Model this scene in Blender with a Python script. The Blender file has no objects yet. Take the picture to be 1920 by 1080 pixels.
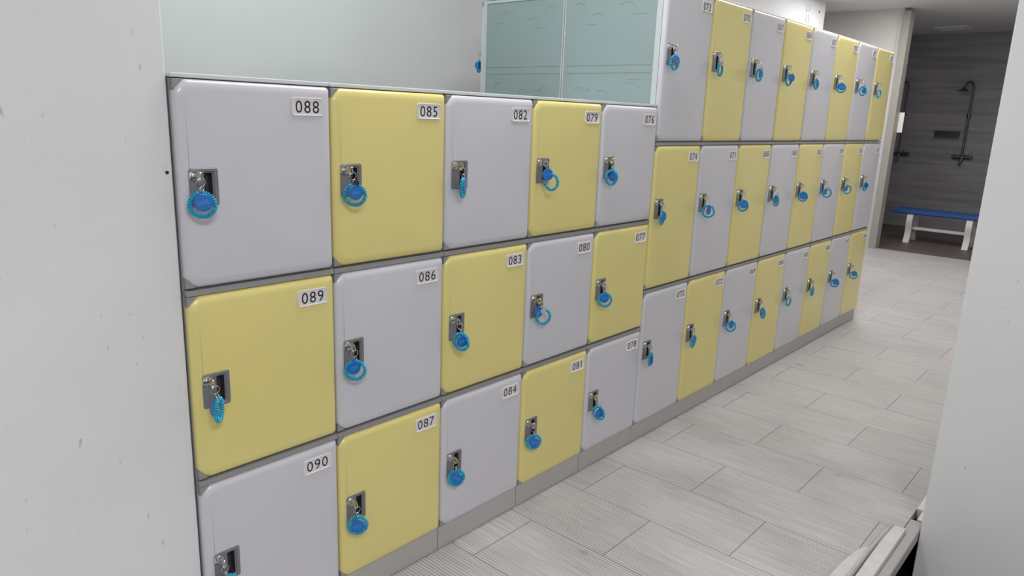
import bpy, bmesh, math, random
from mathutils import Vector, Matrix
random.seed(7)
SC = bpy.context.scene
COL = SC.collection
PI = math.pi

# ------------------------------------------------------------------ camera
CX, CY, CZ = -0.67945, -1.54652, 1.39083
def rot_from(v):
    v = Vector(v); return Matrix.Rotation(v.length, 3, v.normalized())
R = rot_from((0.23570, -0.84096, -0.06468)) @ Matrix(((1, 0, 0), (0, 0, -1), (0, 1, 0)))
cam_d = bpy.data.cameras.new('camera')
cam_d.sensor_width = 36.0
cam_d.lens = 1361.5 * 36.0 / 1920.0
cam_d.clip_start = 0.02
cam = bpy.data.objects.new('camera', cam_d)
COL.objects.link(cam)
M3 = Matrix((R[0], -Vector(R[1]), -Vector(R[2]))).transposed()
cam.matrix_world = Matrix.Translation((CX, CY, CZ)) @ M3.to_4x4()
SC.camera = cam

# ------------------------------------------------------------------ light and exposure
SC.view_settings.view_transform = 'Standard'
SC.view_settings.look = 'None'
SC.view_settings.gamma = 1.0
SC.view_settings.use_curve_mapping = False
SC.view_settings.exposure = 0.0
world = bpy.data.worlds.new('World'); SC.world = world
world.use_nodes = True
world.node_tree.nodes['Background'].inputs[0].default_value = (0.9, 0.95, 1.0, 1)
world.node_tree.nodes['Background'].inputs[1].default_value = 0.05

def area(name, loc, sx, sy, power, color=(1, 1, 1), aim=None):
    d = bpy.data.lights.new(name, 'AREA'); d.shape = 'RECTANGLE'
    d.size, d.size_y, d.energy, d.color = sx, sy, power, color
    o = bpy.data.objects.new(name, d); COL.objects.link(o); o.location = loc
    if aim:
        o.rotation_euler = (Vector(aim) - Vector(loc)).to_track_quat('-Z', 'Y').to_euler()
    return o
CEIL = 2.70
area('corridor_lamp', (1.0, -0.20, CEIL - .03), 1.2, 0.3, 21, (0.985, 0.985, 1.0))
area('corridor_lamp', (3.9, -0.15, CEIL - .03), 1.2, 0.3, 20, (1.0, 0.98, 0.99))
area('corridor_lamp', (6.6, 0.30, CEIL - .03), 3.6, 0.34, 31, (1.0, 0.98, 0.96))
area('foyer_lamp', (-0.9, -2.6, CEIL - .03), 1.2, 0.6, 63, (0.985, 0.985, 1.0))
area('rear_wall_fill', (0.9, 1.10, CEIL - .03), 1.2, 0.3, 5.6, (0.64, 1.0, 0.92))  # added unseen light, tints the rear wall green and grades it from the left
area('rear_wall_fill', (7.2, 0.95, CEIL - .03), 1.0, 0.3, 14, (1.0, 0.99, 1.0))  # added unseen fill, brightens the far part of the rear wall

# ------------------------------------------------------------------ materials
def lin(c):
    return tuple((x / 255 / 12.92) if x / 255 <= .04045 else ((x / 255 + .055) / 1.055) ** 2.4 for x in c) + (1,)
def mat(name, rgb, rough=0.5, metal=0.0, spec=0.5, bump=0, bscale=40, var=0.0, trans=0.0):
    m = bpy.data.materials.new(name); m.use_nodes = True
    nt = m.node_tree; b = nt.nodes['Principled BSDF']
    b.inputs['Base Color'].default_value = lin(rgb)
    b.inputs['Roughness'].default_value = rough
    b.inputs['Metallic'].default_value = metal
    b.inputs['Specular IOR Level'].default_value = spec
    if trans: b.inputs['Transmission Weight'].default_value = trans
    if bump or var:
        tc = nt.nodes.new('ShaderNodeTexCoord'); nz = nt.nodes.new('ShaderNodeTexNoise')
        nz.inputs['Scale'].default_value = bscale; nz.inputs['Detail'].default_value = 5
        nt.links.new(tc.outputs['Object'], nz.inputs['Vector'])
        if bump:
            bp = nt.nodes.new('ShaderNodeBump'); bp.inputs['Strength'].default_value = bump; bp.inputs['Distance'].default_value = .01
            nt.links.new(nz.outputs['Fac'], bp.inputs['Height']); nt.links.new(bp.outputs['Normal'], b.inputs['Normal'])
        if var:
            mr = nt.nodes.new('ShaderNodeMapRange')
            mr.inputs['From Min'].default_value = .3; mr.inputs['From Max'].default_value = .7
            mr.inputs['To Min'].default_value = 1 - var; mr.inputs['To Max'].default_value = 1 + var
            nt.links.new(nz.outputs['Fac'], mr.inputs['Value'])
            mx = nt.nodes.new('ShaderNodeMix'); mx.data_type = 'RGBA'; mx.blend_type = 'MULTIPLY'
            mx.inputs['Factor'].default_value = 1
            mx.inputs['A'].default_value = lin(rgb)
            nt.links.new(mr.outputs['Result'], mx.inputs['B']); nt.links.new(mx.outputs['Result'], b.inputs['Base Color'])
    return m
WHITE = mat('locker_white', (207, 206, 212), .22, var=.012, bscale=3)
YELLOW = mat('locker_yellow', (228, 215, 138), .22, var=.012, bscale=3)
BODY = mat('locker_grey', (150, 149, 149), .45, var=.02, bscale=6)
PLINTH = mat('plinth_grey', (180, 178, 176), .5, var=.03, bscale=8)
PLATE = mat('lock_plate_grey', (122, 120, 122), .35)
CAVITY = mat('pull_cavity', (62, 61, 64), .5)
CHROME = mat('chrome', (205, 203, 200), .16, 1.0)
DARK = mat('keyway_black', (18, 18, 18), .6)
LABEL = mat('number_plate', (226, 222, 222), .35)
INK = mat('number_ink', (28, 28, 40), .5)
COIL = mat('coil_cyan', (36, 166, 202), .25, spec=.6)
DISC = mat('tag_blue', (28, 112, 192), .3)
DISCT = mat('tag_text', (90, 150, 215), .4)
SIDE = mat('side_panel_teal', (146, 160, 160), .22, var=.02, bscale=4)
FRAME = mat('side_frame_grey', (196, 199, 201), .35)
TOPC = mat('top_panel', (214, 218, 218), .35)

def wall_mat(name, rgb, marks=.0, seed=0.0):
    m = mat(name, rgb, .6, bump=.08, bscale=14)
    nt = m.node_tree; b = nt.nodes['Principled BSDF']
    tc = nt.nodes.new('ShaderNodeTexCoord')
    nz = nt.nodes.new('ShaderNodeTexNoise'); nz.inputs['Scale'].default_value = 2.2; nz.inputs['Detail'].default_value = 4
    nt.links.new(tc.outputs['Object'], nz.inputs['Vector'])
    mr = nt.nodes.new('ShaderNodeMapRange'); mr.inputs['From Min'].default_value = .3; mr.inputs['From Max'].default_value = .7
    mr.inputs['To Min'].default_value = .96; mr.inputs['To Max'].default_value = 1.02
    nt.links.new(nz.outputs['Fac'], mr.inputs['Value'])
    mx = nt.nodes.new('ShaderNodeMix'); mx.data_type = 'RGBA'; mx.blend_type = 'MULTIPLY'; mx.inputs['Factor'].default_value = 1
    mx.inputs['A'].default_value = lin(rgb)
    nt.links.new(mr.outputs['Result'], mx.inputs['B'])
    out = mx.outputs['Result']
    if marks:
        # small scuffs and scratches, leaning upright
        mp = nt.nodes.new('ShaderNodeMapping')
        mp.inputs['Rotation'].default_value = (0.5, 0.5, 0.3); mp.inputs['Scale'].default_value = (70, 70, 22); mp.inputs['Location'].default_value = (seed, seed, seed)
        nt.links.new(tc.outputs['Object'], mp.inputs['Vector'])
        n2 = nt.nodes.new('ShaderNodeTexNoise'); n2.inputs['Scale'].default_value = 1.0; n2.inputs['Detail'].default_value = 2
        nt.links.new(mp.outputs['Vector'], n2.inputs['Vector'])
        r2 = nt.nodes.new('ShaderNodeMapRange'); r2.inputs['From Min'].default_value = .715; r2.inputs['From Max'].default_value = .79
        r2.inputs['To Min'].default_value = 0; r2.inputs['To Max'].default_value = marks
        nt.links.new(n2.outputs['Fac'], r2.inputs['Value'])
        m2 = nt.nodes.new('ShaderNodeMix'); m2.data_type = 'RGBA'
        nt.links.new(r2.outputs['Result'], m2.inputs['Factor'])
        nt.links.new(out, m2.inputs['A']); m2.inputs['B'].default_value = lin((95, 92, 90))
        out = m2.outputs['Result']
    nt.links.new(out, b.inputs['Base Color'])
    return m
WALL = wall_mat('wall_white_paint', (228, 228, 229), .38, 1.3)
WALL3 = wall_mat('wall_white_paint_back', (224, 224, 224))
WALLE = wall_mat('wall_white_paint_end', (230, 227, 222))
WALL2 = wall_mat('wall_white_paint_far', (220, 219, 219))
CEILM = wall_mat('ceiling_white', (244, 242, 240))
STONE = mat('jamb_grey', (172, 168, 160), .5, bump=.1, bscale=20, var=.05)
PIT_SHADE = mat('pit_shade_black', (22, 20, 20), .95, spec=.05, var=.1, bscale=10)  # near-black colour stands in for the shade below the floor edge
BARM = mat('edge_stone', (170, 165, 163), .55, bump=.15, bscale=30, var=.04)
DEBRIS = mat('debris_white', (203, 202, 199), .5, bump=.2, bscale=25, var=.06)

def tile_mat():
    m = bpy.data.materials.new('floor_wood_tile'); m.use_nodes = True
    nt = m.node_tree; b = nt.nodes['Principled BSDF']; N = nt.nodes.new; L = nt.links.new
    tc = N('ShaderNodeTexCoord'); sp = N('ShaderNodeSeparateXYZ'); L(tc.outputs['Object'], sp.inputs[0])
    def math_(op, a, bb=None, c=None):
        n = N('ShaderNodeMath'); n.operation = op
        for i, v in enumerate((a, bb, c)):
            if v is None: continue
            if isinstance(v, (int, float)): n.inputs[i].default_value = v
            else: L(v, n.inputs[i])
        return n.outputs[0]
    x, y = sp.outputs['X'], sp.outputs['Y']
    cb = N('ShaderNodeCombineXYZ'); L(math_('ADD', y, 0.7 + 6), cb.inputs[0]); L(math_('ADD', x, -1.12 + .2965 * 20), cb.inputs[1])
    br = N('ShaderNodeTexBrick'); br.offset = .5; br.offset_frequency = 2
    br.inputs['Scale'].default_value = 1; br.inputs['Mortar Size'].default_value = .0016; br.inputs['Mortar Smooth'].default_value = .2
    br.inputs['Brick Width'].default_value = .6; br.inputs['Row Height'].default_value = .2965; br.inputs['Bias'].default_value = 0
    br.inputs['Color1'].default_value = (0, 0, 0, 1); br.inputs['Color2'].default_value = (1, 1, 1, 1); br.inputs['Mortar'].default_value = (.5, .5, .5, 1)
    L(cb.outputs[0], br.inputs['Vector'])
    # wood grain stretched along Y
    mp = N('ShaderNodeMapping'); mp.inputs['Scale'].default_value = (120, 5, 1); L(tc.outputs['Object'], mp.inputs['Vector'])
    off = N('ShaderNodeVectorMath'); off.operation = 'MULTIPLY_ADD'; L(br.outputs['Color'], off.inputs[0]); off.inputs[1].default_value = (7, 9, 5); L(mp.outputs[0], off.inputs[2])
    gr = N('ShaderNodeTexNoise'); gr.inputs['Scale'].default_value = 1; gr.inputs['Detail'].default_value = 6; gr.inputs['Roughness'].default_value = .65; L(off.outputs[0], gr.inputs['Vector'])
    big = N('ShaderNodeTexNoise'); big.inputs['Scale'].default_value = 2.1; big.inputs['Detail'].default_value = 4; L(tc.outputs['Object'], big.inputs['Vector'])
    # ribs
    w = math_('SINE', math_('MULTIPLY', x, 2 * PI / .0114)); 
    w01 = math_('MULTIPLY_ADD', w, .5, .5)
    rb = N('ShaderNodeTexNoise'); rb.inputs['Scale'].default_value = 1.0; rb.inputs['Detail'].default_value = 3
    mp2 = N('ShaderNodeMapping'); mp2.inputs['Scale'].default_value = (2.4, 1.7, 1); L(tc.outputs['Object'], mp2.inputs['Vector']); L(mp2.outputs[0], rb.inputs['Vector'])
    mrb = N('ShaderNodeMapRange'); mrb.inputs['From Min'].default_value = .40; mrb.inputs['From Max'].default_value = .62; mrb.inputs['To Min'].default_value = .35; L(rb.outputs['Fac'], mrb.inputs['Value'])
    # ribs fade out on the tiles further down the corridor
    far_fade = N('ShaderNodeMapRange'); far_fade.inputs['From Min'].default_value = 2.2; far_fade.inputs['From Max'].default_value = 3.4; far_fade.inputs['To Min'].default_value = 1; far_fade.inputs['To Max'].default_value = .1
    L(x, far_fade.inputs['Value'])
    rmask = math_('MULTIPLY', mrb.outputs[0], far_fade.outputs[0])
    rib = math_('MULTIPLY', w01, rmask)
    cr = N('ShaderNodeValToRGB'); e = cr.color_ramp.elements
    e[0].position = .25; e[0].color = lin((176, 173, 172)); e[1].position = .75; e[1].color = lin((212, 209, 208)); L(gr.outputs['Fac'], cr.inputs[0])
    m1 = N('ShaderNodeMix'); m1.data_type = 'RGBA'; m1.blend_type = 'MULTIPLY'; L(math_('MULTIPLY', rib, .62), m1.inputs['Factor']); L(cr.outputs[0], m1.inputs['A']); m1.inputs['B'].default_value = (.35, .34, .34, 1)
    # per tile tone and soft dirt
    tone = N('ShaderNodeMapRange'); tone.inputs['To Min'].default_value = .96; tone.inputs['To Max'].default_value = 1.03; L(br.outputs['Color'], tone.inputs['Value'])
    dirt = N('ShaderNodeMapRange'); dirt.inputs['From Min'].default_value = .3; dirt.inputs['From Max'].default_value = .55; dirt.inputs['To Min'].default_value = .93; dirt.inputs['To Max'].default_value = 1; L(big.outputs['Fac'], dirt.inputs['Value'])
    m2 = N('ShaderNodeMix'); m2.data_type = 'RGBA'; m2.blend_type = 'MULTIPLY'; m2.inputs['Factor'].default_value = 1; L(m1.outputs['Result'], m2.inputs['A']); L(math_('MULTIPLY', tone.outputs[0], dirt.outputs[0]), m2.inputs['B'])
    # dark scuff marks
    sc = N('ShaderNodeTexNoise'); sc.inputs['Scale'].default_value = 1; sc.inputs['Detail'].default_value = 3
    mp3 = N('ShaderNodeMapping'); mp3.inputs['Scale'].default_value = (16, 7, 1); mp3.inputs['Rotation'].default_value = (0, 0, .5); L(tc.outputs['Object'], mp3.inputs['Vector']); L(mp3.outputs[0], sc.inputs['Vector'])
    scm = N('ShaderNodeMapRange'); scm.inputs['From Min'].default_value = .69; scm.inputs['From Max'].default_value = .80; scm.inputs['To Max'].default_value = .5; L(sc.outputs['Fac'], scm.inputs['Value'])
    m3 = N('ShaderNodeMix'); m3.data_type = 'RGBA'; L(scm.outputs[0], m3.inputs['Factor']); L(m2.outputs['Result'], m3.inputs['A']); m3.inputs['B'].default_value = lin((98, 92, 90))
    m4 = N('ShaderNodeMix'); m4.data_type = 'RGBA'; L(math_('MULTIPLY', br.outputs['Fac'], .75), m4.inputs['Factor']); L(m3.outputs['Result'], m4.inputs['A']); m4.inputs['B'].default_value = lin((86, 82, 80))
    L(m4.outputs['Result'], b.inputs['Base Color'])
    b.inputs['Roughness'].default_value = .5; b.inputs['Specular IOR Level'].default_value = .4
    h = math_('SUBTRACT', math_('SUBTRACT', 1.0, math_('MULTIPLY', rib, .5)), br.outputs['Fac'])
    bp = N('ShaderNodeBump'); bp.inputs['Strength'].default_value = .6; bp.inputs['Distance'].default_value = .003; L(h, bp.inputs['Height']); L(bp.outputs[0], b.inputs['Normal'])
    return m
FLOORM = tile_mat()
def plank_mat(name, c0, c1, scale, rough=.45, joint=None):
    m = bpy.data.materials.new(name); m.use_nodes = True
    nt = m.node_tree; b = nt.nodes['Principled BSDF']; N = nt.nodes.new; L = nt.links.new
    tc = N('ShaderNodeTexCoord'); mp = N('ShaderNodeMapping'); mp.inputs['Scale'].default_value = scale; L(tc.outputs['Object'], mp.inputs['Vector'])
    n = N('ShaderNodeTexNoise'); n.inputs['Scale'].default_value = 1; n.inputs['Detail'].default_value = 5; L(mp.outputs[0], n.inputs['Vector'])
    cr = N('ShaderNodeValToRGB'); e = cr.color_ramp.elements; e[0].position = .32; e[0].color = lin(c0); e[1].position = .68; e[1].color = lin(c1); L(n.outputs['Fac'], cr.inputs[0])
    L(cr.outputs[0], b.inputs['Base Color']); b.inputs['Roughness'].default_value = rough
    return m
SHOWERW = plank_mat('shower_wall_tile', (146, 144, 149), (172, 170, 175), (2, 1.1, 16))
SHOWERF = plank_mat('shower_floor_tile', (98, 85, 81), (120, 106, 102), (14, 1.5, 1), .5)

# ------------------------------------------------------------------ mesh helpers
def link(name, bm, mats, parent=None, smooth=None, loc=None):
    bmesh.ops.recalc_face_normals(bm, faces=bm.faces)
    me = bpy.data.meshes.new(name); bm.to_mesh(me); bm.free()
    for m in (mats if isinstance(mats, (list, tuple)) else [mats]): me.materials.append(m)
    if smooth is not None:
        me.polygons.foreach_set('use_smooth', [True] * len(me.polygons))
        me.set_sharp_from_angle(angle=math.radians(smooth))
    o = bpy.data.objects.new(name, me); COL.objects.link(o)
    if parent: o.parent = parent
    if loc: o.location = loc
    return o
def box(bm, a, b, bev=0, mi=0):
    vs = [bm.verts.new((x, y, z)) for x in (a[0], b[0]) for y in (a[1], b[1]) for z in (a[2], b[2])]
    fs = [bm.faces.new([vs[i] for i in q]) for q in ((0, 1, 3, 2), (4, 6, 7, 5), (0, 4, 5, 1), (2, 3, 7, 6), (0, 2, 6, 4), (1, 5, 7, 3))]
    for f in fs: f.material_index = mi
    if bev:
        es = list({e for f in fs for e in f.edges})
        r = bmesh.ops.bevel(bm, geom=es, offset=bev, segments=2, affect='EDGES', profile=.5)
    return vs
def loft(bm, rings, mi=0, closed=True, cap0=False, cap1=False):
    vr = [[bm.verts.new(p) for p in r] for r in rings]
    n = len(rings[0])
    for a, b in zip(vr, vr[1:]):
        for i in range(n if closed else n - 1):
            f = bm.faces.new((a[i], a[(i + 1) % n], b[(i + 1) % n], b[i])); f.material_index = mi
    if cap0: bm.faces.new(vr[0]).material_index = mi
    if cap1: bm.faces.new(vr[-1]).material_index = mi
    return vr
def tube(bm, pts, r, n=8, closed=False, mi=0):
    pts = [Vector(p) for p in pts]; rings = []; m = len(pts)
    up = Vector((0.31, 0.52, 0.79))
    rr = r if isinstance(r, (list, tuple)) else [r] * m
    prev = None
    for i, p in enumerate(pts):
        t = (pts[(i + 1) % m] - pts[i - 1]) if closed or 0 < i < m - 1 else (pts[1] - pts[0] if i == 0 else pts[-1] - pts[-2])
        t.normalize()
        u = (prev - t * prev.dot(t)) if prev is not None else t.cross(up)
        if u.length < 1e-6: u = t.cross(Vector((1, 0, 0)))
        u.normalize(); v = t.cross(u); prev = u
        rings.append([p + (u * math.cos(2 * PI * k / n) + v * math.sin(2 * PI * k / n)) * rr[i] for k in range(n)])
    if closed: rings.append(rings[0])
    vr = loft(bm, rings, mi, True, not closed, not closed)
    if closed: bmesh.ops.remove_doubles(bm, verts=[v for q in (vr[0], vr[-1]) for v in q], dist=1e-7)
def lathe(bm, prof, n=20, axis='Y', c=(0, 0, 0), mi=0):
    rings = []
    for r, h in prof:
        ring = []
        for k in range(n):
            a = 2 * PI * k / n; p, q = r * math.cos(a), r * math.sin(a)
            ring.append({'Y': (c[0] + p, c[1] + h, c[2] + q), 'Z': (c[0] + p, c[1] + q, c[2] + h), 'X': (c[0] + h, c[1] + p, c[2] + q)}[axis])
        rings.append(ring)
    loft(bm, rings, mi, True, True, True)
def fill_loops(bm, loops, mi=0):
    """flat face between an outer vertex loop and hole loops"""
    es = []
    for lp in loops:
        for i in range(len(lp)):
            e = bm.edges.get((lp[i], lp[(i + 1) % len(lp)])) or bm.edges.new((lp[i], lp[(i + 1) % len(lp)]))
            es.append(e)
    r = bmesh.ops.triangle_fill(bm, use_beauty=True, use_dissolve=False, edges=es)
    for g in r['geom']:
        if isinstance(g, bmesh.types.BMFace): g.material_index = mi
def rrect(x0, z0, x1, z1, radii, seg=4, w=.7):
    """outline, counter-clockwise from lower left; radii = (ll, lr, ur, ul); w<.7 flattens a corner towards a chamfer"""
    ws = w if isinstance(w, (list, tuple)) else [w] * 4
    out = []
    for (cx, cz, ax, az, bx, bz), r, wt in zip(((x0, z0, 0, 1, 1, 0), (x1, z0, -1, 0, 0, 1), (x1, z1, 0, -1, -1, 0), (x0, z1, 1, 0, 0, -1)), radii, ws):
        A = (cx + ax * r, cz + az * r); B = (cx + bx * r, cz + bz * r)
        for k in range(seg + 1):
            t = k / seg; a0, a1, a2 = (1 - t) ** 2, 2 * t * (1 - t) * wt, t * t; s = a0 + a1 + a2
            out.append(((a0 * A[0] + a1 * cx + a2 * B[0]) / s, (a0 * A[1] + a1 * cz + a2 * B[1]) / s))
    return out
def text_mesh(body, size, sx=1.0):
    cu = bpy.data.curves.new('text', 'FONT'); cu.body = body; cu.size = size; cu.align_x = 'CENTER'; cu.align_y = 'CENTER'; cu.space_character = 1.14
    cu.resolution_u = 4
    o = bpy.data.objects.new('text', cu); COL.objects.link(o)
    dg = bpy.context.evaluated_depsgraph_get(); me = bpy.data.meshes.new_from_object(o.evaluated_get(dg))
    bpy.data.objects.remove(o); bpy.data.curves.remove(cu)
    me.transform(Matrix.Scale(sx, 4, (1, 0, 0)))
    return me
def add_text(bm, body, size, c, mi, sx=1.0, rot=None):
    """writing laid in the plane facing -Y, centred on c"""
    me = text_mesh(body, size, sx)
    xs = [v.co.x for v in me.vertices]; ys = [v.co.y for v in me.vertices]
    mxx, mxy = (min(xs) + max(xs)) / 2, (min(ys) + max(ys)) / 2
    vs = [bm.verts.new((c[0] + v.co.x - mxx, c[1], c[2] + v.co.y - mxy)) for v in me.vertices]
    for p in me.polygons:
        try: bm.faces.new([vs[i] for i in p.vertices]).material_index = mi
        except ValueError: pass
    bpy.data.meshes.remove(me)
def tag(o, label, cat, group=None):
    o['label'] = label; o['category'] = cat
    if group: o['group'] = group
    return o
def thing(name, label, cat, loc=(0, 0, 0), rz=0, group=None):
    o = bpy.data.objects.new(name, None); o.empty_display_size = .05; COL.objects.link(o)
    o.location = loc; o.rotation_euler = (0, 0, rz)
    return tag(o, label, cat, group)
def struct(name, bm, m, label=None):
    o = link(name, bm, m); o['kind'] = 'structure'
    if label: o['label'] = label
    return o

# ------------------------------------------------------------------ the room
W = .382
def sbox(name, a, b, m, label=None):
    bm = bmesh.new(); box(bm, a, b); return struct(name, bm, m, label)
EDGE_Y = -1.075
sbox('floor', (-2.0, EDGE_Y, -.06), (8.62, 2.4, 0), FLOORM, 'pale wood-look floor tiles with ribbed lines')
sbox('floor_shower', (8.62, -1.124, -.06), (11.2, 1.75, -.004), SHOWERF, 'dark brownish shower room floor')
sbox('floor_foyer', (-2.6, -3.6, -.30), (2.05, -1.0, -.20), PIT_SHADE)  # lower floor carries the same painted-in shade
sbox('ceiling', (-2.6, -3.6, CEIL), (11.3, 2.5, CEIL + .1), CEILM)
bm = bmesh.new(); box(bm, (-2.0, .010, 0), (-.003, 1.499, CEIL), .004)
struct('wall_left', bm, WALL, 'white painted wall left of the lockers, scuffed')
bm = bmesh.new(); box(bm, (2.05, -3.6, -.3), (11.3, -1.124, CEIL), .004)
struct('wall_right', bm, WALL, 'white painted wall end on the right')
sbox('wall_back', (-2.0, 1.50, 0), (7.71, 1.62, CEIL), WALL3, 'white wall rising behind the lockers')
sbox('wall_end', (8.60, .945, 0), (8.72, 2.4, CEIL), WALLE, 'white wall beyond the far end of the lockers')
sbox('wall_shower', (11.2, -1.124, -.06), (11.3, 2.4, CEIL), SHOWERW, 'dark grey tiled shower wall')
sbox('wall_shower_side', (8.72, 1.76, -.004), (11.2, 1.86, CEIL), SHOWERW)
sbox('wall_foyer', (-2.6, -3.7, -.3), (2.05, -3.6, CEIL), WALL2)
sbox('wall_foyer_side', (-2.7, -3.6, -.3), (-2.6, .01, CEIL), WALL2)
bm = bmesh.new(); box(bm, (8.555, .868, 0), (8.72, .942, 2.672), .004)
struct('trim_1', bm, STONE, 'grey stone door jamb of the shower room')
bm = bmesh.new()
zs = [0.0, .12, .14, .30, .34, .52, .56, .8, 1.2, 2.66]; wd = [.012, .014, .03, .02, .034, .026, .036, .04, .04, .04]
loft(bm, [[(8.598, .946, z), (8.585, .946, z), (8.585, .946 + w_, z), (8.598, .946 + w_, z)] for z, w_ in zip(zs, wd)], 0, True, True, True)
struct('trim_2', bm, WALL2, 'peeling white door trim strip')
bm = bmesh.new(); box(bm, (-2.0, -1.122, -.045), (2.12, EDGE_Y - .001, .001), .005)
struct('trim_3', bm, BARM, 'grey stone edge of the raised floor')
bm = bmesh.new(); box(bm, (2.125, -1.122, -.04), (2.21, -1.096, .004), .003); box(bm, (2.21, -1.122, -.04), (2.95, -1.0755, .004), .003)
struct('baseboard_right', bm, WALL2, 'white caulk strip along the right wall foot')
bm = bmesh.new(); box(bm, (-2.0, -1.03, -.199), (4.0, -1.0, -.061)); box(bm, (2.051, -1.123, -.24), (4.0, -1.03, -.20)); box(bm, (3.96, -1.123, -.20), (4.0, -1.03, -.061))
struct('riser', bm, PIT_SHADE, 'dark hollow under the raised floor edge')

# ------------------------------------------------------------------ lockers
Z_S = [.0814, .5285, .9852, 1.4400]
Z_T = [.0814, .6863, 1.2983, 1.9010]
GROUP_S = 'lockers of the low bank'; GROUP_T = 'lockers of the tall bank'
YF = -.010            # front of the doors
YB = .012             # front of the bodies
DEPTH = .488
CACHE = {}
def door_mesh(h, color, mirror, edge):
    bm = bmesh.new(); x0, x1 = .002, W - .0025
    plate_top = h - edge
    hole = rrect(.0195, plate_top - .0825, .0855, plate_top, (.006,) * 4, 3)
    sect = [(0, YB - .001), (0, YF + .0130), (.0010, YF + .0092), (.0032, YF + .0060), (.0062, YF + .0034), (.0100, YF + .0016), (.0145, YF + .0006), (.019, YF + .0001), (.0206, YF)]
    rings = []
    for d, y in sect:
        rings.append([(p, y, q) for p, q in rrect(x0 + d, d, x1 - d, h - d, (.029 - d * .5, .009, .009, .029 - d * .5), 5, (.42, .7, .7, .42))])
    vr = loft(bm, rings, 0, True, True, False)
    hv = [bm.verts.new((p, YF, q)) for p, q in hole]
    hb = [bm.verts.new((p, YF + .004, q)) for p, q in hole]
    for i in range(len(hv)):
        j = (i + 1) % len(hv); bm.faces.new((hv[i], hv[j], hb[j], hb[i]))
    fill_loops(bm, [vr[-1], hv])
    if mirror: bmesh.ops.scale(bm, vec=(-1, 1, 1), verts=bm.verts); bmesh.ops.translate(bm, vec=(W, 0, 0), verts=bm.verts)
    return bm
def plate_bm(h, edge):
    """grey lock plate with a real finger recess"""
    bm = bmesh.new(); zt = h - edge
    o0 = rrect(.020, zt - .082, .085, zt - .0005, (.006,) * 4, 3); o1 = rrect(.0212, zt - .0808, .0838, zt - .0017, (.005,) * 4, 3)
    c0 = rrect(.0500, zt - .0755, .0765, zt - .0065, (.005,) * 4, 3); c1 = rrect(.0515, zt - .0738, .0748, zt - .0080, (.004,) * 4, 3)
    c2 = rrect(.0540, zt - .0715, .0725, zt - .0100, (.003,) * 4, 3)
    yf = YF - .0022
    a = [bm.verts.new((p, YF + .003, q)) for p, q in o0]; b = [bm.verts.new((p, YF - .001, q)) for p, q in o0]; c = [bm.verts.new((p, yf, q)) for p, q in o1]
    d = [bm.verts.new((p, yf, q)) for p, q in c0]; e = [bm.verts.new((p, yf + .003, q)) for p, q in c1]
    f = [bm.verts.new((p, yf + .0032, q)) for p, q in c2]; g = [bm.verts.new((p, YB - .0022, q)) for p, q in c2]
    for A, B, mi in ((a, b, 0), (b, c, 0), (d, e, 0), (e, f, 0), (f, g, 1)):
        for i in range(len(A)):
            j = (i + 1) % len(A); bm.faces.new((A[i], A[j], B[j], B[i])).material_index = mi
    fill_loops(bm, [c, d]); bm.faces.new(g).material_index = 1
    return bm
def cyl_bm(h, edge):
    bm = bmesh.new(); c = (.0305, 0, h - edge - .0150); y = YF - .0022
    lathe(bm, [(.0118, y + .001), (.0118, y - .003), (.0108, y - .0048), (.0085, y - .0056), (.0070, y - .0050), (.0068, y - .0062), (.0060, y - .0068), (.001, y - .0068)], 22, 'Y', c)
    box(bm, (c[0] - .0007, y - .0071, c[2] - .0042), (c[0] + .0007, y - .006, c[2] + .0042), 0, 1)
    return bm
def number_bm(h, num, mirror):
    bm = bmesh.new(); a, b = (.271, .3555); zt, zb = h - .027, h - .0685
    o0 = rrect(a, zb, b, zt, (.006,) * 4, 3); o1 = rrect(a + .0016, zb + .0016, b - .0016, zt - .0016, (.005,) * 4, 3); o2 = rrect(a + .0028, zb + .0028, b - .0028, zt - .0028, (.004,) * 4, 3)
    vr = loft(bm, [[(p, y, q) for p, q in o] for o, y in ((o0, YF + .0004), (o0, YF - .0018), (o1, YF - .0024), (o2, YF - .0003))], 0, True, False, True)
    if num: add_text(bm, num, .0400, ((a + b) / 2, YF - .0007, (zt + zb) / 2), 1, 1.0)
    if mirror: bmesh.ops.scale(bm, vec=(-1, 1, 1), verts=bm.verts); bmesh.ops.translate(bm, vec=(W, 0, 0), verts=bm.verts)
    return bm
def flip(bm):
    bmesh.ops.scale(bm, vec=(-1, 1, 1), verts=bm.verts); bmesh.ops.translate(bm, vec=(W, 0, 0), verts=bm.verts); return bm
def cached(key, make, mats, name, parent, smooth=40):
    if key in CACHE:
        o = bpy.data.objects.new(name, CACHE[key]); COL.objects.link(o); o.parent = parent; return o
    o = link(name, make(), mats, parent, smooth); CACHE[key] = o.data; return o
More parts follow.
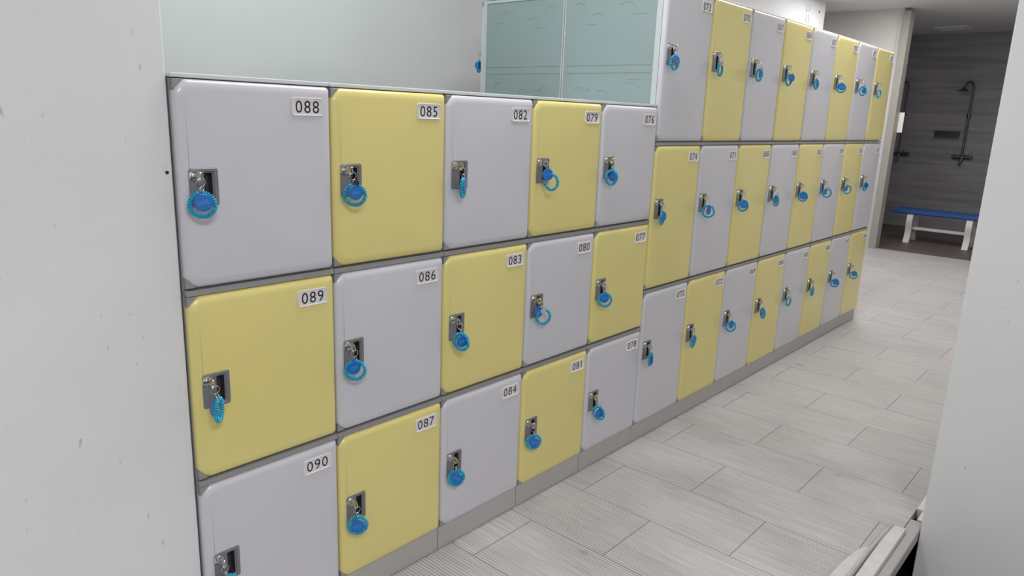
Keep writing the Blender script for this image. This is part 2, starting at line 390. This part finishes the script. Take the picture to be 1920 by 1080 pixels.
def body_bm(h, below, above, inset=0):
    bm = bmesh.new(); x0, x1, y0, y1, z0, z1, t = .0006 + inset, W - .0006, YB, DEPTH, -below, h + above, .012
    # open-fronted carcass: outer shell, front rim, inner box
    of = [bm.verts.new((x, y0, z)) for x, z in ((x0, z0), (x1, z0), (x1, z1), (x0, z1))]
    ob = [bm.verts.new((x, y1, z)) for x, z in ((x0, z0), (x1, z0), (x1, z1), (x0, z1))]
    nf = [bm.verts.new((x, y0, z)) for x, z in ((x0 + .03, z0 + .03), (x1 - .02, z0 + .03), (x1 - .02, z1 - .03), (x0 + .03, z1 - .03))]
    nb = [bm.verts.new((x, y1 - t, z)) for x, z in ((x0 + .03, z0 + .03), (x1 - .02, z0 + .03), (x1 - .02, z1 - .03), (x0 + .03, z1 - .03))]
    for A, B in ((of, ob), (of, nf), (nf, nb)):
        for i in range(4): bm.faces.new((A[i], A[(i + 1) % 4], B[(i + 1) % 4], B[i]))
    bm.faces.new(ob); bm.faces.new(nb)
    return bm
def cap_bm(h, top):
    """grey triangular hinge cap filling the cut corner of the door"""
    bm = bmesh.new(); s = -1 if top else 1; z = h - .0005 if top else .0005; x = .0025
    tri = [(x, z), (x + .0225, z), (x, z + s * .0225)]
    tri2 = [(x + .0012, z + s * .0012), (x + .0195, z + s * .0012), (x + .0012, z + s * .0195)]
    loft(bm, [[(p, YB - .0004, q) for p, q in tri], [(p, YF + .0075, q) for p, q in tri], [(p, YF + .006, q) for p, q in tri2]], 0, True, True, True)
    return bm
def make_locker(num, x, z0, z1, color, label, group, first_row, last_row, side=None, mirror=False, y=0, rz=0, edge=None, tall=False):
    gap = .0085 if tall else .0090
    lo = .002 if last_row else gap
    hi = .0015 if first_row else gap
    h = (z1 - hi) - (z0 + lo)
    edge = edge if edge is not None else (.214 if tall else .183)
    t = thing('locker', label, 'locker', (x, y, z0 + lo), rz, group)
    k = (round(h, 3), mirror)
    ins = .0078 if side else 0
    cached(('body', k, ins), lambda: flip(body_bm(h, lo - .0006, hi - .0006, ins)) if mirror else body_bm(h, lo - .0006, hi - .0006, ins), BODY, 'body', t, None)
    if not first_row:
        def rail():
            b2 = bmesh.new(); box(b2, (.0012, YF + .0045, h + .0010), (W - .0012, YB - .0003, h + hi + gap - .0042), .001); return b2
        cached(('rail', k), rail, BODY, 'frame_rail', t, None)
    cached(('cap0', k), lambda: flip(cap_bm(h, False)) if mirror else cap_bm(h, False), BODY, 'hinge_cap', t, 30)
    cached(('cap1', k), lambda: flip(cap_bm(h, True)) if mirror else cap_bm(h, True), BODY, 'hinge_cap', t, 30)
    d = cached(('door', k, color.name), lambda: door_mesh(h, color, mirror, edge), color, 'door', t, 40)
    d['label'] = ('yellow' if color is YELLOW else 'pale grey') + ' locker door'
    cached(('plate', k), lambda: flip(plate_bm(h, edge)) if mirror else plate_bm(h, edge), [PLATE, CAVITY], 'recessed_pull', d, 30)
    cached(('cyl', k), lambda: flip(cyl_bm(h, edge)) if mirror else cyl_bm(h, edge), [CHROME, DARK], 'lock_cylinder', d, 40)
    n = link('number_plate', number_bm(h, num, mirror), [LABEL, INK], d)
    if num: n['label'] = 'white plate printed %s' % num
    if first_row:
        bm = bmesh.new(); box(bm, (.0010, YF + (.024 if tall else .010), h + .0020), (W - .0010, DEPTH - .001, h + .0115), .002)
        link('top_panel', bm, TOPC, t)
    if side: side_panel(t, h, lo, hi, mirror)
    return t, h, edge
def side_panel(t, h, lo, hi, mirror=False):
    """frame and embossed grey-green panel on the exposed left side"""
    bm = bmesh.new(); z0, z1 = -lo + .002, h + hi - .002; xs = .0008
    y0, y1 = YB + .0005, DEPTH
    out = [(y0, z0), (y1, z0), (y1, z1), (y0, z1)]; fw = .018 if mirror else .024
    inn = [(y0 + fw, z0 + .012), (y1 - .004, z0 + .012), (y1 - .004, z1 - .012), (y0 + fw, z1 - .012)]
    loft(bm, [[(.0076, p, q) for p, q in out], [(xs, p, q) for p, q in out], [(xs, p, q) for p, q in inn], [(.0070, p, q) for p, q in inn]], 0)
    link('side_frame', flip(bm) if mirror else bm, FRAME, t)
    bm = bmesh.new(); a0, b0 = inn[0]; a1, b1 = inn[2]
    box(bm, (.0044, a0, b0), (.0076, a1, b1))
    hgt = b1 - b0; wid = a1 - a0
    for zz in (b0 + hgt * .455, b0 + hgt * .508):
        box(bm, (.0030, a0 + .012, zz - .0011), (.005, a1 - .012, zz + .0011))
    def arc(cy, cz, r, s0, s1):
        tube(bm, [(.0043, cy + r * math.cos(a), cz + r * .75 * math.sin(a)) for a in [s0 + (s1 - s0) * i / 10 for i in range(11)]], .0013, 5)
    for cy, cz, r in ((a0 + .10, b0 + .195, .040), (a0 + .24, b0 + .165, .036), (a1 - .09, b0 + .175, .038), (a0 + .14, b0 + hgt * .87, .045), (a0 + .28, b0 + hgt * .82, .036), (a1 - .07, b0 + hgt * .90, .034)):
        arc(cy, cz, r, .25 * PI, .95 * PI)
    for cy, cz, l in ((a0 + .06, b0 + .235, .06), (a0 + .30, b0 + .19, .05), (a0 + .05, b1 - .09, .06), (a1 - .16, b1 - .12, .05)):
        box(bm, (.0034, cy, cz), (.005, cy + l, cz + .0016))
    link('side_panel', flip(bm) if mirror else bm, SIDE, t, 40)

# ------------------------------------------------------------------ keys on coil wristbands
def coil_bm(R_=.0250, r=.0034, wire=.0023, turns=30):
    bm = bmesh.new(); n = turns * 9; pts = []
    for i in range(n):
        a = 2 * PI * i / n; b = a * turns
        rr = R_ + r * math.cos(b)
        pts.append((rr * math.sin(a), r * math.sin(b), rr * math.cos(a)))
    tube(bm, pts, wire, 5, True)
    return bm
def disc_bm(num):
    bm = bmesh.new()
    lathe(bm, [(.0176, -.0016), (.0188, -.0010), (.0188, .0010), (.0176, .0016)], 28, 'Y')
    lathe(bm, [(.0168, -.0019), (.0168, -.0015)], 28, 'Y')
    tube(bm, [(.0035 * math.cos(a), 0, .0206 + .0035 * math.sin(a)) for a in [2 * PI * i / 12 for i in range(12)]], .0011, 6, True)
    if num: add_text(bm, num, .0130, (0, -.0022, 0), 1)
    return bm
def key_bm():
    bm = bmesh.new()     # blade into the lock (along Y) and round bow with an eye, standing upright
    box(bm, (-.0009, -.020, -.0035), (.0009, -.0085, .0035))
    outer = [(-.0285 + .0105 * math.cos(a), .0005 + .0115 * math.sin(a)) for a in [2 * PI * i / 20 for i in range(20)]]
    inner = [(-.0315 + .0042 * math.cos(a), -.0015 + .0046 * math.sin(a)) for a in [2 * PI * i / 20 for i in range(20)]]
    rg = [[(sx, p, q) for p, q in o] for o, sx in ((outer, -.0009), (outer, .0009), (inner, .0009), (inner, -.0009), (outer, -.0009))]
    loft(bm, rg); bmesh.ops.remove_doubles(bm, verts=bm.verts, dist=1e-6)
    return bm
def ring_bm(r, wire):
    bm = bmesh.new(); tube(bm, [(r * math.cos(a), 0, r * math.sin(a)) for a in [2 * PI * i / 20 for i in range(20)]], wire, 6, True); return bm
def mtag_bm():
    bm = bmesh.new(); o = rrect(-.0065, -.016, .0065, .008, (.004, .004, .006, .006), 3)
    loft(bm, [[(p, -.0007, q) for p, q in o], [(p, .0007, q) for p, q in o]], 0, True, True, True); return bm
KEYDESC = {}
def make_key(num, x, z, spec, label, wy=0, rz=0):
    """spec: (coil aspect seen from the camera, sign), (disc du, dz, aspect, sign) or None, metal tag flag, sideways shift"""
    asp, sg, disc, mtag, shift = spec
    t = thing('key_wristband', label, 'key', (x, wy, z), rz, 'coil wristband keys in the locker doors')
    face = math.atan2(CX - x, -(CY - wy))          # yaw that turns a plate's front (-Y) to the viewer
    face = max(-1.25, face) if rz == 0 else 0
    cy = lambda yaw, rad: -(.0135 + rad * abs(math.sin(yaw)) + .0045 * abs(math.cos(yaw)))
    yaw = face + sg * math.acos(min(1, asp))
    yaw = -yaw if False else yaw
    k = cached('key', key_bm, CHROME, 'key', t, 35)
    Yc = min(-.030, cy(yaw, .031))
    ux, uy = math.cos(face), math.sin(face)
    r1 = cached('ring1', lambda: ring_bm(.0098, .00085), CHROME, 'key_ring', t, 60)
    r1.location = (.001 + shift * .3, (Yc - .0315) / 2, -.0125); r1.rotation_euler = (.12, 0, face + .5 * sg)
    r2 = cached('ring2', lambda: ring_bm(.0052, .0011), CHROME, 'ring_clip', t, 60)
    r2.location = (.002 + shift * .7, Yc, -.0265); r2.rotation_euler = (0, 0, yaw + .9)
    c = cached('coil', coil_bm, COIL, 'coil_band', t, 60)
    c.location = (.002 + shift, Yc, -.0265 - .0035 - .0295); c.rotation_euler = (0, .3 * random.uniform(-1, 1), yaw)
    if disc:
        du, dz, da, ds = disc
        y2 = face + ds * math.acos(min(1, da))
        d = link('number_tag', disc_bm(num), [DISC, DISCT], t, 30)
        fr = -.0065 if da > .5 else 0
        Yd = min(Yc + du * uy - abs(fr) * math.cos(face), -.0135 - .0195 * abs(math.sin(y2)))
        d.location = (c.location.x + du * ux + fr * -math.sin(face) * (1 if rz == 0 else 0), Yd, c.location.z + dz); d.rotation_euler = (0, random.uniform(-.3, .3), y2)
    if mtag:
        m = cached('mtag', mtag_bm, CHROME, 'metal_tag', t, 30)
        m.location = (.003 + shift * .6, Yc - .008, -.030); m.rotation_euler = (.15, .35, face)
    return t
# coil aspect, sign, disc (du, dz, aspect, sign), metal tag, shift
KS = {
 '088': (1.0, 1, (.002, .006, 1, 1), 0, 0), '085': (1.0, 1, (.002, .007, .95, 1), 1, .006), '082': (.22, 1, (.004, .004, .25, 1), 0, .002),
 '079': (.85, -1, (-.012, .024, .9, 1), 0, .012), '076': (.8, 1, (.005, .004, .75, -1), 0, 0),
 '089': (.28, 1, (-.010, .000, .45, -1), 0, .004), '086': (1.0, 1, (-.004, .010, .9, 1), 0, 0), '083': (.85, -1, (.003, .004, .9, 1), 0, -.002),
 '080': (.9, 1, (-.018, .018, .7, 1), 1, .024), '077': (.95, 1, (-.003, .009, .95, 1), 0, .004),
 '090': (.9, 1, (.0, .004, .95, 1), 0, .002), '087': (1.0, 1, (.0, .001, 1, 1), 0, 0), '084': (.95, 1, (.001, .001, 1, 1), 0, .002),
 '081': (.95, 1, (.001, .001, 1, 1), 0, -.002), '078': (.85, -1, (.004, .003, .85, 1), 0, 0),
 '073': (.55, 1, (.010, .004, .5, 1), 0, 0), '070': (.35, 1, None, 1, .008), '067': (.5, -1, (.004, .004, .3, 1), 1, 0),
 '064': (.5, 1, (.012, .010, .8, 1), 0, .002), '061': (.4, 1, (.002, .002, .2, 1), 0, .006), '058': (.9, 1, (.001, .004, 1, 1), 0, 0),
 '055': (.75, -1, (.008, .003, .8, 1), 1, .004), '052': (.45, 1, None, 0, .006),
 '074': (.25, 1, (.006, .006, .55, 1), 0, .006), '071': (1.0, 1, (.001, .004, .5, 1), 0, .002), '068': (.85, 1, (.002, .006, .9, 1), 0, 0),
 '065': (.45, -1, (.002, .004, .4, 1), 0, .002), '062': (.9, 1, (.001, .003, .95, 1), 0, .002), '059': (.9, 1, (-.008, .006, .4, 1), 1, .004),
 '056': (.8, 1, (-.008, .008, .5, 1), 0, .008), '053': (.4, 1, (.006, .010, .7, -1), 0, .002),
 '075': (.25, 1, (.004, .000, .3, -1), 0, .010), '072': (.3, 1, (.005, .010, .5, 1), 0, .004), '069': (.9, 1, (.001, .010, .6, 1), 0, .004),
 '066': (.45, -1, (.001, .003, .3, 1), 0, .006), '063': (.45, 1, None, 1, .008), '060': (.25, 1, (.003, .006, .35, 1), 0, .008),
 '057': (.95, 1, (.003, .008, .95, 1), 0, .002), '054': (.95, 1, (.003, .010, .8, 1), 0, .002)}

ROWN = ['top', 'middle', 'bottom']
def cname(c): return 'pale grey' if c is WHITE else 'yellow'
for c in range(13):
    tall = c >= 5
    for r in range(3):                      # 0 = top row
        n = 52 + (12 - c) * 3 + r; num = '%03d' % n
        color = WHITE if (c + r) % 2 == (0 if c < 5 else 1) else YELLOW
        Z = Z_T if tall else Z_S
        z0, z1 = Z[2 - r], Z[3 - r]
        pos = ['leftmost beside the wall', 'second column from the left wall', 'third column from the left wall', 'fourth column from the left wall', 'against the taller bank'][c] if not tall else \
              ['first column of the tall bank', 'second column of the tall bank', 'third column of the tall bank', 'fourth column of the tall bank', 'fifth column of the tall bank', 'sixth column of the tall bank', 'last column but one of the tall bank', 'farthest column of the tall bank'][c - 5]
        label = '%s locker numbered %s, %s row, %s' % (cname(color), num, ROWN[r], pos)
        t, h, edge = make_locker(num, c * W, z0, z1, color, label, GROUP_T if tall else GROUP_S, r == 0, r == 2, side=(c == 5 and r == 0), tall=tall)
        sp = KS[num]
        look = 'edge-on' if sp[0] < .5 else ('half-turned' if sp[0] < .82 else 'round')
        klabel = 'key with %s blue coil in %s locker %s, %s row, %s bank' % (look, cname(color), num, ROWN[r], 'tall' if tall else 'low')
        if num == '090': klabel = 'key in lock of pale grey locker 090, cut off by the lower picture edge'
        make_key(num, c * W + .0305, t.location.z + h - edge - .0150, sp, klabel, wy=YF)

# back-to-back bank behind the tall one: its end column shows above the low lockers
for r in range(3):
    z0, z1 = Z_T[2 - r], Z_T[3 - r]
    t, h, edge = make_locker(None, 6 * W, z0, z1, WHITE if r != 1 else YELLOW, '%s locker of the rear bank facing away, behind the tall bank' % ['top', 'middle', 'bottom'][r], 'rear bank lockers', r == 0, r == 2, mirror=True, side=(r == 0), y=.982, rz=PI, tall=True)
    if r == 0:
        make_key(None, 6 * W - (W - .0305), t.location.z + h - edge - .0150, (.9, 1, (.0, .004, 1, 1), 0, 0), 'key on blue coil wristband peeking out behind the rear bank', wy=.982 - YF, rz=PI)

# plinths
def plinth(x0, x1, label):
    bm = bmesh.new(); box(bm, (x0 + .0018, .004, 0.0005), (x1 - .0018, DEPTH - .01, .0812), .0015)
    tag(link('plinth', bm, PLINTH), label, 'plinth', 'grey plinths under the lockers')
for i, lab in enumerate(('grey plinth under locker 090', 'grey plinth under locker 087', 'grey plinth under locker 084', 'grey plinth under locker 081', 'grey plinth under locker 078')):
    plinth(i * W, (i + 1) * W, lab)
plinth(5 * W, 12 * W, 'long grey plinth under the tall bank of lockers')
plinth(12 * W, 13 * W, 'short grey plinth under farthest locker 054')
bm = bmesh.new(); box(bm, (5 * W + .001, .50, .0005), (6 * W - .001, .975, .0812), .0015)
tag(link('plinth', bm, PLINTH), 'grey plinth under the rear bank end column', 'plinth')

# ------------------------------------------------------------------ shower room
BLUE = mat('bench_blue', (52, 96, 168), .45)
BWHITE = mat('bench_white', (243, 240, 235), .5)
BGREY = mat('bench_bolt', (150, 148, 145), .4)
STEEL = mat('shower_steel', (120, 118, 120), .28, .9)
bench = thing('bench', 'blue-topped bench with curved white legs in the shower room', 'bench', (9.62, .43, -.004))
bm = bmesh.new()
sec = [(-.17, 0), (-.17, -.03), (-.155, -.042), (.155, -.042), (.17, -.03), (.17, 0), (.15, .012), (-.15, .012)]
loft(bm, [[(p, y, .402 + q) for p, q in sec] for y in (-.53, .53)], 0, True, True, True)
link('seat', bm, BLUE, bench, 30)
for sy in (-1, 1):
    for sx in (-1, 1):
        bm = bmesh.new(); rings = []
        for i in range(13):
            s = i / 12; z = .002 + s * .356
            xx = sx * (.165 - .055 * s + .022 * math.sin(s * 2 * PI + PI)); wx = .026 + .009 * math.cos(s * 2 * PI)
            yy = sy * .326; wy = .033
            rings.append([(xx - wx, yy - wy, z), (xx + wx, yy - wy, z), (xx + wx, yy + wy, z), (xx - wx, yy + wy, z)])
        loft(bm, rings, 0, True, True, True)
        link('leg', bm, BWHITE, bench, 40)
    bm = bmesh.new(); box(bm, (-.085, sy * .326 - .02, .15), (.085, sy * .326 + .02, .20), .004); link('leg_brace', bm, BWHITE, bench)
    bm = bmesh.new(); box(bm, (-.085, sy * .326 - .025, .325), (.085, sy * .326 + .025, .359), .004); link('leg_brace', bm, BWHITE, bench)
bm = bmesh.new(); box(bm, (-.03, -.305, .155), (.03, .305, .192), .006)
link('stretcher', bm, BWHITE, bench)

def shower(y, label):
    s = thing('shower', label, 'shower', (11.2, y, 0))
    bm = bmesh.new()
    pts = [(-.075, 0, 1.06), (-.075, 0, 1.4), (-.075, 0, 1.98)] + [(-.075 - .055 + .055 * math.cos(a), .075 * (1 - math.cos(a)) * .5, 1.98 + .07 * math.sin(a)) for a in [PI * i / 10 for i in range(1, 10)]] + [(-.19, .085, 1.955)]
    tube(bm, pts, .013, 10)
    link('riser_pipe', bm, STEEL, s, 50)
    bm = bmesh.new(); lathe(bm, [(.014, .05), (.02, .03), (.055, .008), (.075, 0), (.072, -.008), (.01, -.008)], 20, 'Z', (-.195, .09, 1.925)); link('shower_head', bm, STEEL, s, 40)
    bm = bmesh.new(); tube(bm, [(-.05, -.10, 1.04), (-.05, .10, 1.04)], .024, 12)
    for q in (-.10, .10):
        tube(bm, [(0, q, 1.04), (-.055, q, 1.04)], .03, 12)
    link('mixer_valve', bm, STEEL, s, 50)
    bm = bmesh.new(); tube(bm, [(-.075, -.01, 1.04), (-.085, .0, .99), (-.12, .01, .93)], [.02, .016, .013], 10); link('spout', bm, STEEL, s, 50)
    bm = bmesh.new(); tube(bm, [(-.06, -.055, 1.075), (-.11, -.06, 1.09)], .009, 8); link('handle', bm, STEEL, s, 50)
    bm = bmesh.new(); tube(bm, [(0, 0, 1.60), (-.075, 0, 1.60)], .014, 10); lathe(bm, [(.024, -.03), (.024, .03)], 14, 'Z', (-.075, 0, 1.6)); link('wall_bracket', bm, STEEL, s, 50)
shower(.615, 'chrome shower with riser pipe on the dark tiled wall, above the blue bench')
shower(1.42, 'chrome shower riser half hidden beside the grey door jamb')
sh = thing('soap_shelf', 'small dark metal soap shelf left of the shower riser', 'shelf', (11.2, .85, 1.35))
bm = bmesh.new(); box(bm, (-.10, -.155, -.045), (-.001, .155, -.038)); link('shelf_plate', bm, STEEL, sh)
bm = bmesh.new(); tube(bm, [(-.002, -.155, .03), (-.10, -.155, .03), (-.10, .155, .03), (-.002, .155, .03)], .006, 8); link('shelf_rail', bm, STEEL, sh, 50)
bm = bmesh.new(); box(bm, (-.012, -.155, -.038), (-.001, .155, .034)); link('shelf_back', bm, STEEL, sh)
bm = bmesh.new(); box(bm, (8.70, .812, 1.35), (8.716, .8675, 1.575), .003)
tag(link('wall_box', bm, BWHITE), 'small white box fixed to the jamb edge by the shower room', 'box')
vent = thing('ceiling_vent', 'slatted white vent in the shower room ceiling', 'vent', (10.6, .87, CEIL - .001))
VENTM = mat('vent_white', (250, 250, 250), .4)
bm = bmesh.new(); box(bm, (-.19, -.19, -.012), (-.16, .19, 0)); box(bm, (.16, -.19, -.012), (.19, .19, 0)); box(bm, (-.16, -.19, -.012), (.16, -.16, 0)); box(bm, (-.16, .16, -.012), (.16, .19, 0)); link('frame', bm, VENTM, vent)
for k in range(5):
    bm = bmesh.new(); box(bm, (-.135 + k * .06, -.16, -.010), (-.105 + k * .06, .16, -.004)); link('slat', bm, VENTM, vent)

# ------------------------------------------------------------------ small things
deb = thing('trim_fragment', 'broken off-white ribbed trim piece lying on the floor edge, lower right', 'debris', (0, 0, 0))
bm = bmesh.new(); rings = []
for i in range(15):
    s = i / 14; x = 1.30 + s * .70
    y = lambda v: v - .02 * (1 - s) ** 2 * 0
    cut = min(1, max(.18, (1 - s) * 1.3))
    tp = 1 - .25 * s
    rings.append([(x, -1.090, .0035), (x, -1.088, .0165), (x, -1.046 + .004 * s, .0125), (x, -1.044 + .004 * s, .0035)])
loft(bm, rings, 0, True, True, True)
link('slab', bm, DEBRIS, deb, 30)
bm = bmesh.new(); rings = []
for i in range(15):
    s = i / 14; x = 1.30 + s * .70; cy = -1.036 + .003 * s - .012 * s ** 4
    hh = .036 - .014 * s
    rings.append([(x, cy - .0035, .003), (x, cy - .003, hh), (x, cy, hh + .003), (x, cy + .003, hh), (x, cy + .0035, .003)])
loft(bm, rings, 0, True, True, True)
link('rib', bm, DEBRIS, deb, 40)
bm = bmesh.new(); rings = []
for x, a, b in ((1.30, -1.030, -.985), (1.5, -1.030, -.985), (1.62, -1.030, -.99), (1.70, -1.030, -.998), (1.76, -1.031, -1.006), (1.79, -1.032, -1.02)):
    rings.append([(x, a, .0015), (x, a, .0095), (x, b + .004, .0085), (x, b, .0015)])
loft(bm, rings, 0, True, True, True)
link('flange', bm, DEBRIS, deb, 30)
bm = bmesh.new(); lathe(bm, [(.0032, 0), (.0036, -.002), (.002, -.0035)], 10, 'Y', (-.0155, .0098, 1.247))
tag(link('nail', bm, DARK), 'tiny dark nail head in the white wall beside locker 088', 'nail')
mk = thing('wall_marks', 'dark drilled hole and faint marks high on the white wall above the lockers', 'mark', (7.38, 1.50, 2.535))
bm = bmesh.new(); lathe(bm, [(.012, -.001), (.012, -.003), (.008, -.003)], 14, 'Y', (.16, 0, .03)); link('hole', bm, DARK, mk)
MARKM = mat('faint_mark', (176, 174, 174), .6)
bm = bmesh.new(); tube(bm, [(-.16 + .05 * math.cos(a), -.001, .028 + .030 * math.sin(a)) for a in [2 * PI * i / 20 for i in range(20)]], .003, 5, True); link('ring_mark', bm, MARKM, mk)
for q in (-.19, -.12):
    bm = bmesh.new(); box(bm, (q, -.002, -.11), (q + .014, -.0002, -.03)); link('slot_mark', bm, MARKM, mk)
